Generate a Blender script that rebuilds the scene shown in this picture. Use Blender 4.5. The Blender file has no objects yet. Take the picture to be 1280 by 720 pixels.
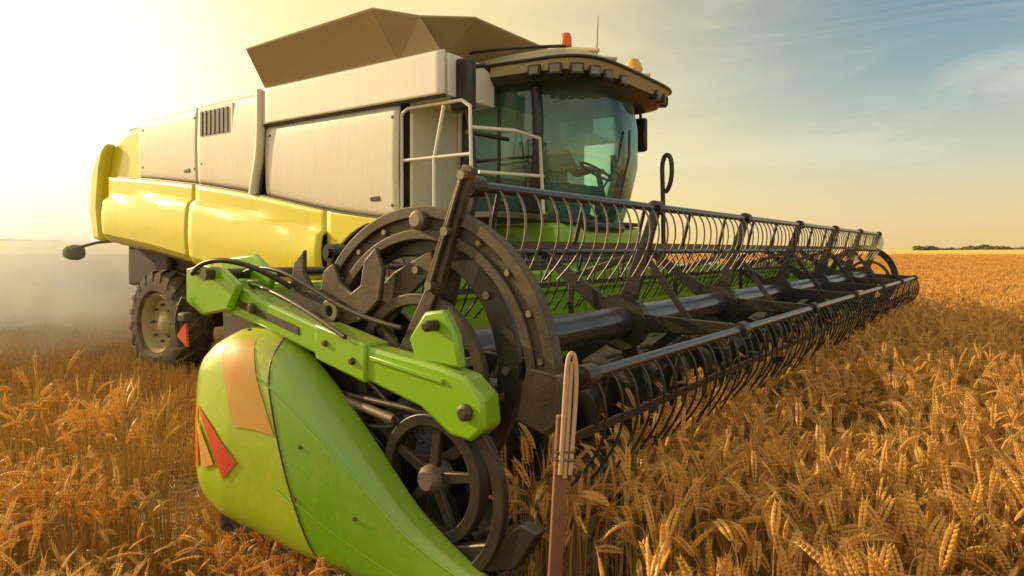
import bpy, math, random, bmesh
from mathutils import Vector, Matrix, Euler
random.seed(7)
sc = bpy.context.scene
sc.view_settings.view_transform = 'Standard'
sc.view_settings.look = 'None'
sc.view_settings.exposure = 0

# ------------------------------------------------------------------ helpers
def nt_new(name):
    m = bpy.data.materials.new(name); m.use_nodes = True
    nt = m.node_tree
    for n in list(nt.nodes): nt.nodes.remove(n)
    out = nt.nodes.new('ShaderNodeOutputMaterial')
    return m, nt, out

def paint(name, col, rough=0.4, metal=0.0, dust=0.35, dustcol=(0.36,0.26,0.13), coat=0.0, scale=2.5, bump=0.0015, streak=0.0):
    m, nt, out = nt_new(name)
    N = nt.nodes.new; L = nt.links.new
    b = N('ShaderNodeBsdfPrincipled'); L(b.outputs[0], out.inputs[0])
    tc = N('ShaderNodeTexCoord')
    n1 = N('ShaderNodeTexNoise'); n1.inputs['Scale'].default_value = scale; n1.inputs['Detail'].default_value = 9; n1.inputs['Roughness'].default_value = .68
    n2 = N('ShaderNodeTexNoise'); n2.inputs['Scale'].default_value = scale*22; n2.inputs['Detail'].default_value = 5
    L(tc.outputs['Object'], n1.inputs['Vector']); L(tc.outputs['Object'], n2.inputs['Vector'])
    geo = N('ShaderNodeNewGeometry'); sep = N('ShaderNodeSeparateXYZ'); L(geo.outputs['Normal'], sep.inputs[0])
    up = N('ShaderNodeMapRange'); up.inputs[1].default_value = 0.2; up.inputs[2].default_value = 1.0; up.inputs[3].default_value = 0; up.inputs[4].default_value = .35
    L(sep.outputs['Z'], up.inputs[0])
    r = N('ShaderNodeMapRange'); r.inputs[1].default_value = .38; r.inputs[2].default_value = .72; r.inputs[3].default_value = 0.0; r.inputs[4].default_value = dust
    L(n1.outputs['Fac'], r.inputs[0])
    r2 = N('ShaderNodeMapRange'); r2.inputs[1].default_value = .5; r2.inputs[2].default_value = .75; r2.inputs[3].default_value = 0.0; r2.inputs[4].default_value = dust*.6
    L(n2.outputs['Fac'], r2.inputs[0])
    a = N('ShaderNodeMath'); a.operation = 'ADD'; L(r.outputs[0], a.inputs[0]); L(r2.outputs[0], a.inputs[1])
    a2 = N('ShaderNodeMath'); a2.operation = 'ADD'; a2.use_clamp = True; L(a.outputs[0], a2.inputs[0]); L(up.outputs[0], a2.inputs[1])
    last = a2
    if streak > 0:
        mp = N('ShaderNodeMapping'); mp.inputs['Scale'].default_value = (9,9,.7); L(tc.outputs['Object'], mp.inputs['Vector'])
        n3 = N('ShaderNodeTexNoise'); n3.inputs['Scale'].default_value = 2.2; n3.inputs['Detail'].default_value = 6; L(mp.outputs[0], n3.inputs['Vector'])
        r3 = N('ShaderNodeMapRange'); r3.inputs[1].default_value=.5; r3.inputs[2].default_value=.8; r3.inputs[4].default_value=streak; L(n3.outputs['Fac'], r3.inputs[0])
        a3 = N('ShaderNodeMath'); a3.operation='ADD'; a3.use_clamp=True; L(a2.outputs[0],a3.inputs[0]); L(r3.outputs[0],a3.inputs[1]); last=a3
    mul = N('ShaderNodeMath'); mul.operation='MULTIPLY'; mul.inputs[1].default_value = 1.0 if dust>0 else 0.0; L(last.outputs[0], mul.inputs[0])
    mx = N('ShaderNodeMix'); mx.data_type='RGBA'; mx.inputs[6].default_value = (*col,1); mx.inputs[7].default_value = (*dustcol,1)
    L(mul.outputs[0], mx.inputs[0]); L(mx.outputs[2], b.inputs['Base Color'])
    rr = N('ShaderNodeMapRange'); rr.inputs[3].default_value = rough; rr.inputs[4].default_value = min(1, rough+.4)
    L(mul.outputs[0], rr.inputs[0]); L(rr.outputs[0], b.inputs['Roughness'])
    b.inputs['Metallic'].default_value = metal
    b.inputs['Coat Weight'].default_value = coat; b.inputs['Coat Roughness'].default_value = .12
    bp = N('ShaderNodeBump'); bp.inputs['Strength'].default_value = .25; bp.inputs['Distance'].default_value = bump
    L(n2.outputs['Fac'], bp.inputs['Height']); L(bp.outputs[0], b.inputs['Normal'])
    return m

M = {}
M['cream'] = paint('cream_grey_paint', (.72,.68,.55), .36, dust=.26, dustcol=(.54,.39,.18), coat=.4, streak=.25)
M['tank'] = paint('tank_panel_paint', (.80,.78,.70), .34, dust=.2, dustcol=(.55,.43,.22), coat=.4, streak=.2)
M['flap'] = paint('tank_flap_metal', (.36,.28,.15), .5, dust=.4, dustcol=(.48,.33,.13), streak=.2)
M['roof'] = paint('cab_roof_paint', (.48,.42,.26), .45, dust=.4, dustcol=(.50,.36,.15))
M['yellow'] = paint('yellow_green_paint', (.72,.66,.018), .28, dust=.24, dustcol=(.60,.42,.06), coat=.55, streak=.15)
M['green'] = paint('seed_green_paint', (.20,.46,.008), .26, dust=.2, dustcol=(.44,.42,.07), coat=.6, bump=.001)
M['shellgreen'] = paint('shell_green_paint', (.13,.36,.006), .24, dust=.28, dustcol=(.42,.44,.05), coat=.7, bump=.001, scale=1.6, streak=.12)
M['lime'] = paint('lime_shell_paint', (.30,.48,.010), .26, dust=.42, dustcol=(.66,.54,.06), coat=.7, bump=.001, scale=1.8, streak=.15)
M['black'] = paint('black_steel', (.020,.020,.020), .33, metal=.2, dust=.25, dustcol=(.18,.125,.055))
M['dark'] = paint('dark_chassis', (.03,.026,.022), .6, dust=.6, dustcol=(.18,.125,.055))
M['tube'] = paint('blue_black_tube', (.02,.028,.042), .22, metal=.3, dust=.22, dustcol=(.16,.12,.07), coat=.4)
M['steel'] = paint('worn_steel', (.20,.18,.15), .38, metal=.7, dust=.5, dustcol=(.25,.17,.08))
M['bronze'] = paint('dusty_cast_iron', (.045,.038,.026), .42, metal=.3, dust=.5, dustcol=(.20,.14,.065), scale=6, bump=.003)
M['rail'] = paint('rail_paint', (.75,.72,.62), .4, dust=.3)
M['rubber'] = paint('tyre_rubber', (.03,.026,.02), .8, dust=.75, dustcol=(.28,.19,.09), scale=5)
M['rim'] = paint('wheel_rim', (.38,.33,.12), .5, dust=.7, dustcol=(.40,.29,.13))
M['orange'] = paint('orange_plastic', (.85,.12,.01), .25, dust=0.03)
M['amber'] = paint('amber_plastic', (.75,.42,.04), .3, dust=0.05)
M['red'] = paint('red_reflector', (.62,.05,.02), .25, dust=.25)
M['patch'] = paint('faded_orange_decal', (.62,.25,.04), .4, dust=.5, dustcol=(.48,.44,.06))
M['wood'] = paint('weathered_wood', (.17,.07,.035), .7, dust=.4, dustcol=(.34,.19,.09), scale=9)
M['strap'] = paint('pale_strap', (.56,.38,.22), .6, dust=.3)
M['skin'] = paint('skin', (.55,.30,.20), .5, dust=0)
M['shirt'] = paint('shirt_fabric', (.66,.26,.12), .85, dust=.05)
M['jeans'] = paint('jeans_fabric', (.05,.07,.12), .9, dust=.05)
M['hair'] = paint('dark_hair', (.03,.018,.01), .7, dust=0)
M['seat'] = paint('seat_fabric', (.05,.05,.05), .85, dust=.1)

def glass(name, tint):
    m, nt, out = nt_new(name); N=nt.nodes.new; L=nt.links.new
    t=N('ShaderNodeBsdfTransparent'); t.inputs[0].default_value=(*tint,1)
    g=N('ShaderNodeBsdfGlossy'); g.inputs['Roughness'].default_value=.03; g.inputs[0].default_value=(.9,.95,.9,1)
    f=N('ShaderNodeFresnel'); f.inputs[0].default_value=1.5
    mx=N('ShaderNodeMixShader'); ad=N('ShaderNodeMath'); ad.operation='ADD'; ad.inputs[1].default_value=.05
    L(f.outputs[0],ad.inputs[0]); L(ad.outputs[0],mx.inputs[0]); L(t.outputs[0],mx.inputs[1]); L(g.outputs[0],mx.inputs[2])
    d=N('ShaderNodeBsdfDiffuse'); d.inputs[0].default_value=(.34,.85,.70,1)
    tr=N('ShaderNodeBsdfTranslucent'); tr.inputs[0].default_value=(.34,.90,.74,1)
    dm=N('ShaderNodeMixShader'); dm.inputs[0].default_value=.6; L(d.outputs[0],dm.inputs[1]); L(tr.outputs[0],dm.inputs[2])
    no=N('ShaderNodeTexNoise'); no.inputs['Scale'].default_value=1.6; no.inputs['Detail'].default_value=6
    tc=N('ShaderNodeTexCoord'); L(tc.outputs['Object'],no.inputs['Vector'])
    mr=N('ShaderNodeMapRange'); mr.inputs[1].default_value=.38; mr.inputs[2].default_value=.65; mr.inputs[3].default_value=.08; mr.inputs[4].default_value=.40
    L(no.outputs['Fac'],mr.inputs[0])
    m2=N('ShaderNodeMixShader'); L(mr.outputs[0],m2.inputs[0]); L(mx.outputs[0],m2.inputs[1]); L(dm.outputs[0],m2.inputs[2])
    L(m2.outputs[0],out.inputs[0]); return m
M['glass']=glass('teal_tinted_glass',(.68,1.0,.95))

YAW = math.atan2(.814,.581)
P0 = Vector((-0.078,2.3,0))
root = bpy.data.objects.new('combine_harvester', None); sc.collection.objects.link(root)
root.location = P0; root.rotation_euler = (0,0,YAW)
PARENT = [root]

def finish(o, parent=None):
    sc.collection.objects.link(o)
    o.parent = PARENT[0] if parent is None else parent
    return o

def mesh(name, verts, faces, mat, smooth=True, bevel=0, angle=35, solid=0, mats=None, midx=None, parent=None, subsurf=0):
    me = bpy.data.meshes.new(name); me.from_pydata([tuple(v) for v in verts], [], faces); me.update()
    mm = mats if mats else [mat]
    for k in mm: me.materials.append(M[k] if isinstance(k,str) else k)
    if midx: me.polygons.foreach_set('material_index', midx)
    bm = bmesh.new(); bm.from_mesh(me); bmesh.ops.recalc_face_normals(bm, faces=bm.faces); bm.to_mesh(me); bm.free()
    if smooth:
        me.polygons.foreach_set('use_smooth',[True]*len(me.polygons))
        if angle<180:
            try: me.set_sharp_from_angle(angle=math.radians(angle))
            except Exception: pass
    o = bpy.data.objects.new(name, me); finish(o, parent)
    if solid:
        s=o.modifiers.new('s','SOLIDIFY'); s.thickness=solid; s.offset=0
    if bevel:
        b=o.modifiers.new('b','BEVEL'); b.width=bevel; b.segments=2; b.limit_method='ANGLE'; b.angle_limit=math.radians(40)
    return o

def box(name,u,v,z,mat,bevel=.01,**k):
    vs=[(a,b,c) for a in u for b in v for c in z]
    fs=[(0,1,3,2),(4,6,7,5),(0,4,5,1),(2,3,7,6),(0,2,6,4),(1,5,7,3)]
    return mesh(name,vs,fs,mat,bevel=bevel,**k)

def extr(name, prof, u0, u1, mat, bevel=.008, **k):
    n=len(prof); vs=[(u0,a,b) for a,b in prof]+[(u1,a,b) for a,b in prof]
    fs=[tuple(range(n)), tuple(range(2*n-1,n-1,-1))]+[(i,(i+1)%n,n+(i+1)%n,n+i) for i in range(n)]
    return mesh(name,vs,fs,mat,bevel=bevel,**k)

def tubes(name, lines, r, mat, res=2, spl='POLY', parent=None, caps=True):
    cu=bpy.data.curves.new(name,'CURVE'); cu.dimensions='3D'; cu.bevel_depth=r; cu.bevel_resolution=res; cu.use_fill_caps=caps
    for pts in lines:
        s=cu.splines.new(spl); s.points.add(len(pts)-1)
        for i,p in enumerate(pts):
            s.points[i].co=(p[0],p[1],p[2],1)
            if len(p)>3: s.points[i].radius=p[3]
        if spl=='NURBS':
            s.use_endpoint_u=True; s.order_u=min(4,len(pts)); s.resolution_u=6
        s.use_smooth=True
    cu.materials.append(M[mat])
    o=bpy.data.objects.new(name,cu); return finish(o,parent)

def lathe(name, prof, c, mat, n=48, **k):
    vs=[];fs=[];m=len(prof)
    for i in range(n):
        a=2*math.pi*i/n
        for du,r in prof: vs.append((c[0]+du,c[1]+r*math.cos(a),c[2]+r*math.sin(a)))
    for i in range(n):
        j=(i+1)%n
        for q in range(m-1): fs.append((i*m+q,i*m+q+1,j*m+q+1,j*m+q))
    return mesh(name,vs,fs,mat,**k)

def annulus(name, c, r0, r1, th, mat, a0=0, a1=360, n=48, bevel=.004):
    full = (a1-a0)>=360
    vs=[];fs=[]; cnt=n if full else n+1
    for i in range(cnt):
        a=math.radians(a0+(a1-a0)*i/n)
        ca,sa=-math.cos(a),math.sin(a)
        for (du,r) in ((-th/2,r0),(-th/2,r1),(th/2,r1),(th/2,r0)):
            vs.append((c[0]+du,c[1]+r*ca,c[2]+r*sa))
    for i in range(n):
        j=(i+1)%cnt
        for q in range(4): fs.append((i*4+q,i*4+(q+1)%4,j*4+(q+1)%4,j*4+q))
    if not full:
        fs.append((0,1,2,3)); fs.append(tuple((cnt-1)*4+q for q in (3,2,1,0)))
    return mesh(name,vs,fs,mat,bevel=bevel)

def bar2(name,p,q,w0,w1,u0,u1,mat,bevel=.004):
    d=Vector((q[0]-p[0],q[1]-p[1])).normalized(); n=Vector((-d.y,d.x))
    prof=[(p[0]+n.x*w0/2,p[1]+n.y*w0/2),(q[0]+n.x*w1/2,q[1]+n.y*w1/2),(q[0]-n.x*w1/2,q[1]-n.y*w1/2),(p[0]-n.x*w0/2,p[1]-n.y*w0/2)]
    return extr(name,prof,u0,u1,mat,bevel)

def lerp(tab,x,sm=True):
    if x<=tab[0][0]: return tab[0][1]
    for (a,b),(c,d) in zip(tab,tab[1:]):
        if x<=c:
            t=(x-a)/(c-a); t2=t*t*(3-2*t)*.5+t*.5 if sm else t
            return b+(d-b)*t2
    return tab[-1][1]

# ------------------------------------------------------------------ BODY
UC=4.3
zt=[(2.4,1.84),(3.07,1.86),(3.71,1.93),(4.4,2.05),(5.1,2.19),(6.5,2.39),(7.94,2.54),(8.7,2.60)]
zb=[(4.0,1.36),(4.25,1.24),(5.45,1.24),(6.33,1.42),(7.2,1.56),(8.3,1.70),(8.7,1.74)]
zb_l=lambda v: lerp(zb,v,False)
def zt_l(v):
    return sum(lerp(zt,v+d,False) for d in (-.5,-.25,0,.25,.5))/5
def skin_panel(name,v0,v1,fb,ft,mat,side,prof,nv=26,nz=16,u=2.70,off=0):
    vs=[];fs=[]
    for i in range(nv+1):
        v=v0+(v1-v0)*i/nv; b=fb(v); t=ft(v)
        for j in range(nz+1):
            s=j/nz; d=prof(s,v)
            uu=u-d-off
            if side>0: uu=2*UC-uu
            vs.append((uu,v,b+(t-b)*s))
    for i in range(nv):
        for j in range(nz):
            a=i*(nz+1)+j; fs.append((a,a+1,a+nz+2,a+nz+1))
    return mesh(name,vs,fs,mat,solid=.03,angle=22)

def p_yellow(s,v):
    k=.62+.12*math.sin((v-4)*.7)
    if s<.10: return .02+.10*(s/.10)
    if s<k: return .12+.02*math.sin(math.pi*(s-.1)/(k-.1))
    if s<k+.07: return .12-.075*(s-k)/.07
    return .045
def flat(s,v): return .022*math.sin(math.pi*min(1,max(0,s)))**.5
for side in (-1,1):
    sfx='near' if side<0 else 'far'
    skin_panel('side_panel_rear_'+sfx,6.345,7.70,lambda v:zt_l(v)+.006,lambda v:3.27-.03*(v-6.3),'cream',side,flat)
    skin_panel('side_panel_mid_'+sfx,5.16,6.325,lambda v:zt_l(v)+.006,lambda v:3.28,'cream',side,flat)
    skin_panel('side_panel_front_'+sfx,3.07,5.02,lambda v:zt_l(v)+.006,lambda v:2.90,'cream',side,flat)
    skin_panel('lower_panel_rear_'+sfx,6.345,8.45,zb_l,lambda v:zt_l(v)-.006,'yellow',side,p_yellow)
    skin_panel('lower_panel_front_'+sfx,4.0,6.325,zb_l,lambda v:zt_l(v)-.006,'yellow',side,p_yellow)
    def archz(v):
        d=.98**2-(v-3.15)**2
        return .9+math.sqrt(d) if d>0 else .9
    skin_panel('wheel_arch_panel_'+sfx,2.35,3.98,lambda v:max(1.34,min(archz(v),zt_l(v)-.05)),lambda v:zt_l(v)-.006,'yellow',side,lambda s,v:.06)
    skin_panel('tank_side_'+sfx,2.50,5.02,lambda v:2.925,lambda v:3.30,'tank',side,lambda s,v:.02,off=.03)
for uu,s in ((2.66,-1),(5.94,1)):
    tubes('air_duct_'+('near' if s<0 else 'far'),[[(uu,5.09,3.3),(uu,5.09,2.75),(uu,5.12,2.55),(uu,5.2,2.3),(uu,5.22,2.2)]],.055,'cream',4,'NURBS')
tubes('duct_gap',[[(2.72,5.03,3.3),(2.70,5.03,2.7),(2.70,5.11,2.45),(2.7,5.16,2.2)]],.02,'black',2,'NURBS')
for i in range(7):
    v=5.70+i*.085
    extr('vent_louvre_%d'%i,[(v,2.92),(v+.045,2.92),(v+.045,3.2),(v,3.2)],2.650,2.662,'black',0)
box('vent_frame',(2.664,2.684),(5.62,6.29),(2.87,3.24),'cream',.004)
for i,(v,z) in enumerate([(6.40,3.15),(6.40,2.55),(7.6,3.12),(7.6,2.65),(3.14,2.8),(3.14,2.0),(4.95,2.8),(5.22,2.6),(6.25,2.6)]):
    lathe('panel_screw_%d'%i,[(-.006,0),(-.006,.016),(.01,.016)],(2.672,v,z),'dark',10)
box('panel_latch',(2.66,2.68),(3.3,3.42),(2.05,2.09),'black',.004)
box('latch_rear',(2.66,2.68),(6.5,6.62),(2.52,2.56),'black',.004)
tubes('swoosh_trim',[[(2.655,3.1+.27*i,zt_l(3.1+.27*i)) for i in range(20)]],.010,'black')
box('body_core',(2.78,5.82),(3.0,8.2),(1.6,3.22),'dark',.02)
box('body_front_wall',(2.74,5.86),(2.96,2.995),(1.7,3.2),'cream',.01)
extr('rear_hood',[(7.72,3.24),(8.2,3.20),(8.62,3.02),(8.80,2.7),(8.84,2.2),(8.74,1.72),(8.45,1.66),(7.9,1.70),(7.72,1.8)],2.74,5.86,'yellow',.09)
extr('rear_hood_rib',[(8.48,3.05),(8.72,2.9),(8.92,2.6),(8.95,2.1),(8.85,1.75),(8.6,1.7),(8.7,2.2),(8.62,2.7)],2.60,2.78,'yellow',.05)
extr('rear_hood_rib_far',[(8.48,3.05),(8.72,2.9),(8.92,2.6),(8.95,2.1),(8.85,1.75),(8.6,1.7),(8.7,2.2),(8.62,2.7)],5.82,6.0,'yellow',.05)
box('top_deck',(2.76,5.84),(5.05,7.7),(3.2,3.27),'roof',.02)
box('engine_cover',(3.2,5.4),(5.6,7.4),(3.27,3.42),'roof',.06)
tubes('rear_arm',[[(2.8,8.6,1.72),(2.7,8.9,1.70),(2.5,9.1,1.62)]],.02,'black')
lathe('rear_lamp_pod',[(-.13,.0),(-.12,.06),(-.05,.10),(.05,.11),(.12,.08),(.13,0)],(2.5,9.16,1.56),'dark',20)
box('tank_corner_box',(2.70,3.36),(2.5,2.95),(2.92,3.29),'tank',.01)
box('tank_corner_box_far',(5.24,5.90),(2.5,2.95),(2.92,3.29),'tank',.01)
box('tank_front_wall',(3.36,5.24),(2.93,2.955),(2.5,3.29),'tank',.01)
box('tank_rear_wall',(2.72,5.88),(5.0,5.05),(2.9,3.29),'tank',.01)
T={'n0':(2.43,5.0,3.67),'n1':(2.43,3.14,3.71),'f0':(3.0,2.45,3.65),'f1':(5.6,2.45,3.65),'r0':(6.17,3.14,3.71),'r1':(6.17,5.0,3.67),'b0':(5.6,5.35,3.62),'b1':(3.0,5.35,3.62)}
def flap(name,vs,fs): mesh(name,vs,fs,'flap',solid=.03,smooth=False,bevel=.004)
flap('tank_flap_side',[(2.68,5.02,3.30),(2.68,3.05,3.3),T['n1'],T['n0']],[(0,1,2,3)])
flap('tank_flap_front',[(3.0,2.9,3.30),(5.6,2.9,3.30),T['f1'],T['f0']],[(0,1,2,3)])
flap('tank_corner_cloth',[(2.68,3.05,3.3),(2.68,2.56,3.30),(3.0,2.9,3.3),T['f0'],T['n1'],(2.62,2.76,3.62)],[(0,1,5,4),(1,2,3,5)])
flap('tank_flap_far',[(5.92,5.02,3.30),(5.92,3.05,3.3),T['r0'],T['r1']],[(0,1,2,3)])
flap('tank_corner_cloth_far',[(5.92,3.05,3.3),(5.92,2.56,3.30),(5.6,2.9,3.3),T['f1'],T['r0'],(5.98,2.76,3.62)],[(0,1,5,4),(1,2,3,5)])
flap('tank_flap_rear',[(3.0,5.02,3.3),(5.6,5.02,3.3),T['b0'],T['b1']],[(0,1,2,3)])
tubes('tank_flap_rim',[[T['n0'],T['n1'],(2.62,2.76,3.62),T['f0'],T['f1'],(5.98,2.76,3.62),T['r0'],T['r1'],T['b0'],T['b1'],T['n0']]],.014,'flap')
tubes('tank_seam',[[(2.665,2.5,2.912),(2.665,5.05,2.912)]],.014,'black')

box('chassis',(3.1,5.5),(2.4,8.0),(.85,1.62),'dark',.03)
box('straw_chopper',(3.0,5.6),(7.6,8.7),(1.1,1.72),'dark',.05)
box('under_tank',(2.86,5.74),(4.2,6.6),(1.15,1.62),'dark',.05)
box('front_axle',(2.9,5.7),(3.0,3.3),(.75,1.05),'dark',.02)
box('rear_axle',(2.9,5.7),(7.33,7.53),(.55,.78),'dark',.02)
tubes('underside_pipes',[[(2.9,4.2,1.1),(2.85,4.8,1.2),(2.9,5.8,1.1),(2.9,6.6,1.3)],[(2.84,6.3,1.5),(2.84,6.9,1.1),(2.9,7.2,.8)]],.03,'dark',2,'NURBS')

def wheel(tag,u,v,z,R,W,s,nl):
    h=W/2
    prof=[(-h*.8,R*.56),(-h,R*.62),(-h*1.02,R*.80),(-h*.9,R*.93),(-h*.5,R*.965),(0,R*.97),(h*.5,R*.965),(h*.9,R*.93),(h*1.02,R*.80),(h,R*.62),(h*.8,R*.56)]
    lathe(tag+'_tyre',prof,(u,v,z),'rubber',56)
    d=s*h
    rp=[(d*.8,R*.57),(d*.86,R*.55),(d*.7,R*.50),(d*.35,R*.46),(d*.25,R*.25),(d*.45,R*.22),(d*.6,R*.12),(d*.62,0)]
    lathe(tag+'_rim',rp,(u,v,z),'rim',40)
    lathe(tag+'_rim_back',[(-d*.8,R*.57),(-d*.3,R*.45),(-d*.25,0)],(u,v,z),'rim',32)
    vs=[];fs=[]
    for i in range(nl):
        for sgn in (-1,1):
            a0=2*math.pi*(i+(.25 if sgn>0 else -.25))/nl; sk=.26*20/nl
            st=[(0.02*sgn,0,.965,1.0),(.5*h*sgn,sk*.5,.965,1.0),(.93*h*sgn,sk*1.0,.92,.975),(1.04*h*sgn,sk*1.25,.80,.83)]
            base=len(vs); w=.062*20/nl*.9
            for du,da,r0,r1 in st:
                for aa,rr in ((-w,r0-.02),(w,r0-.02),(w*.8,r1),(-w*.8,r1)):
                    a=a0+da+aa; vs.append((u+du,v+R*rr*math.cos(a),z+R*rr*math.sin(a)))
            for k in range(3):
                for q in range(4): fs.append((base+k*4+q,base+k*4+(q+1)%4,base+(k+1)*4+(q+1)%4,base+(k+1)*4+q))
            fs.append((base,base+1,base+2,base+3)); fs.append(tuple(base+12+q for q in (3,2,1,0)))
    mesh(tag+'_lugs',vs,fs,'rubber',smooth=False)
    for i in range(8):
        a=2*math.pi*i/8
        lathe(tag+'_bolt_%d'%i,[(d*.42,.018),(d*.62,.018),(d*.62,0)],(u,v+R*.34*math.cos(a),z+R*.34*math.sin(a)),'dark',8)
wheel('front_wheel',2.98,3.15,.92,.93,.62,-1,22)
wheel('front_wheel_far',5.62,3.15,.92,.93,.62,1,22)
wheel('rear_wheel',2.95,7.43,.66,.68,.46,-1,20)
wheel('rear_wheel_far',5.65,7.43,.66,.68,.46,1,20)

# ------------------------------------------------------------------ CAB
plan=[(3.45,2.92),(3.43,2.5),(3.45,2.08),(3.62,1.82),(3.95,1.66),(4.3,1.61),(4.65,1.66),(4.98,1.82),(5.15,2.08),(5.17,2.5),(5.15,2.92)]
cc=(4.3,2.4)
def lvl(z,s,dv=0): return [(cc[0]+(a-cc[0])*s, cc[1]+(b-cc[1])*s+dv if b<2.9 else b, z) for a,b in plan]
def rooftilt(v,z): return z-.03*max(0,(2.92-v))
levels=[lvl(1.82,.90,.10),lvl(2.1,.96,.05),lvl(2.45,1.0,0),lvl(2.8,1.0,0),lvl(3.14,.97,.03)]
vs=[p for l in levels for p in l]; n=len(plan); fs=[]
for k in range(len(levels)-1):
    for i in range(n-1): fs.append((k*n+i,k*n+i+1,(k+1)*n+i+1,(k+1)*n+i))
mesh('cab_glass',vs,fs,'glass',angle=180)
def pil(i,f=1.0): return [tuple(Vector(l[i])) for l in levels]
tubes('cab_pillars',[pil(0),pil(2),pil(8),pil(10)],.05,'black',3)
tubes('cab_door_bar',[[levels[0][0],levels[0][2]],[levels[2][0],levels[2][2]],pil(1)],.016,'black',2)
tubes('cab_sill',[levels[0],levels[4]],.05,'black',3)
tubes('wiper',[[(4.1,1.60,2.0),(4.25,1.56,2.5),(4.3,1.58,2.75)]],.012,'black')
box('cab_base',(3.42,5.18),(1.85,2.95),(1.62,1.84),'green',.04)
box('cab_floor',(3.55,5.05),(1.8,2.9),(1.842,1.88),'dark',.01)
box('cab_rear_wall',(3.5,5.1),(2.88,2.925),(1.84,2.35),'dark',.01)
rl=[(3.10,1.03),(3.13,1.15),(3.20,1.22),(3.29,1.24),(3.38,1.14),(3.46,.92),(3.50,.5),(3.51,.1)]
rv=[];rf=[];outl=[]
for i in range(48):
    a=2*math.pi*i/48
    ca,sa=math.cos(a),math.sin(a)
    e=.42
    outl.append((.86*math.copysign(abs(ca)**e,ca), (.70 if sa<0 else .56)*math.copysign(abs(sa)**e,sa)))
for k,(z,s) in enumerate(rl):
    for a,b in outl:
        v=2.36+b*s
        if k==3 and b<-.3: v-=.05
        rv.append((4.3+a*s*.97,v,rooftilt(v,z)))
for k in range(len(rl)-1):
    for i in range(48): rf.append((k*48+i,k*48+(i+1)%48,(k+1)*48+(i+1)%48,(k+1)*48+i))
rf.append(tuple(range(48))); rf.append(tuple((len(rl)-1)*48+i for i in range(47,-1,-1)))
fi=[1 if (k<96) else 0 for k in range(len(rf))]; fi[-1]=0; fi[-2]=1
mesh('cab_roof',rv,rf,None,mats=['roof','black'],midx=fi,angle=30)
tubes('roof_lip',[[(4.3+a*1.25*.97,2.36+b*1.25-(.05 if b<-.3 else 0),rooftilt(2.36+b*1.25,3.30)) for a,b in outl[22:50]]],.016,'black',2)
for u in (3.75,4.1,4.5,4.85):
    tubes('roof_ridge_%d'%int(u*100),[[(u,1.62,3.40),(u,1.9,3.46),(u,2.7,3.49)]],.02,'roof',2)
def wl(i,a):
    e=.42; ca,sa=math.cos(a),math.sin(a)
    x=4.3+.86*1.17*math.copysign(abs(ca)**e,ca); y=2.36+(.70 if sa<0 else .56)*1.19*math.copysign(abs(sa)**e,sa)
    nn=Vector((ca*1.0,sa*1.0)).normalized()
    t=Vector((-nn.y,nn.x)); z=rooftilt(y,3.20)
    for nm,w,h,d0,d1,mt in (('housing',.060,.050,-.05,.055,'black'),('lens',.044,.034,.0552,.062,'steel')):
        vv=[]
        for dd in (d0,d1):
            for sx,sz in ((-1,-1),(1,-1),(1,1),(-1,1)):
                vv.append((x+nn.x*dd+t.x*w*sx,y+nn.y*dd+t.y*w*sx,z+h*sz))
        mesh('work_light_%d_%s'%(i,nm),vv,[(0,1,2,3),(4,7,6,5),(0,4,5,1),(1,5,6,2),(2,6,7,3),(3,7,4,0)],mt,bevel=.008)
angs=[math.radians(x) for x in (140,160,174,188,202,222,240,254,266,278,290,304)]
for i,a in enumerate(angs): wl(i,a)
tubes('roof_rail',[[(3.25,2.95,3.45),(3.22,2.3,3.42),(3.4,1.75,3.38)]],.015,'black',2,'NURBS')
def vcyl(name,c,prof,mat,n=20):
    vs=[];fs=[];m=len(prof)
    for i in range(n):
        a=2*math.pi*i/n
        for r,z in prof: vs.append((c[0]+r*math.cos(a),c[1]+r*math.sin(a),c[2]+z))
    for i in range(n):
        j=(i+1)%n
        for q in range(m-1): fs.append((i*m+q,i*m+q+1,j*m+q+1,j*m+q))
    mesh(name,vs,fs,mat)
BX,BY=3.98,2.1
vcyl('beacon_base',(BX,BY,3.46),[(0,0),(.06,0),(.05,.05),(.072,.07),(.065,.10),(0,.10)],'black')
vcyl('beacon_lens',(BX,BY,3.555),[(.05,0),(.056,.03),(.054,.10),(.042,.14),(.0,.155)],'orange')
vcyl('gps_receiver_post',(4.95,1.85,3.38),[(0,0),(.05,0),(.05,.08),(0,.08)],'black')
vcyl('gps_receiver',(4.95,1.85,3.46),[(0,0),(.09,.01),(.1,.05),(.08,.11),(.05,.16),(0,.18)],'amber')
tubes('antenna',[[(4.6,2.1,3.48,1.5),(4.6,2.1,3.7,1),(4.63,2.1,4.05,.5)]],.007,'black')
box('mirror',(2.80,2.90),(2.34,2.58),(2.80,3.26),'black',.035)
tubes('mirror_arm',[[(2.85,2.45,2.9),(2.85,2.36,2.6),(2.85,2.3,2.0)],[(2.88,2.5,3.2),(3.2,2.5,3.28),(3.4,2.5,3.2)],[(2.85,2.42,2.62),(3.3,2.3,2.6)]],.02,'black')
box('mirror_far',(5.36,5.44),(1.90,2.08),(2.70,3.08),'black',.03)
tubes('mirror_arm_far',[[(5.1,2.0,3.16),(5.4,1.98,3.14),(5.4,1.98,2.9)]],.018,'black')
box('platform',(2.66,3.42),(1.95,3.0),(1.86,1.91),'dark',.008)
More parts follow.
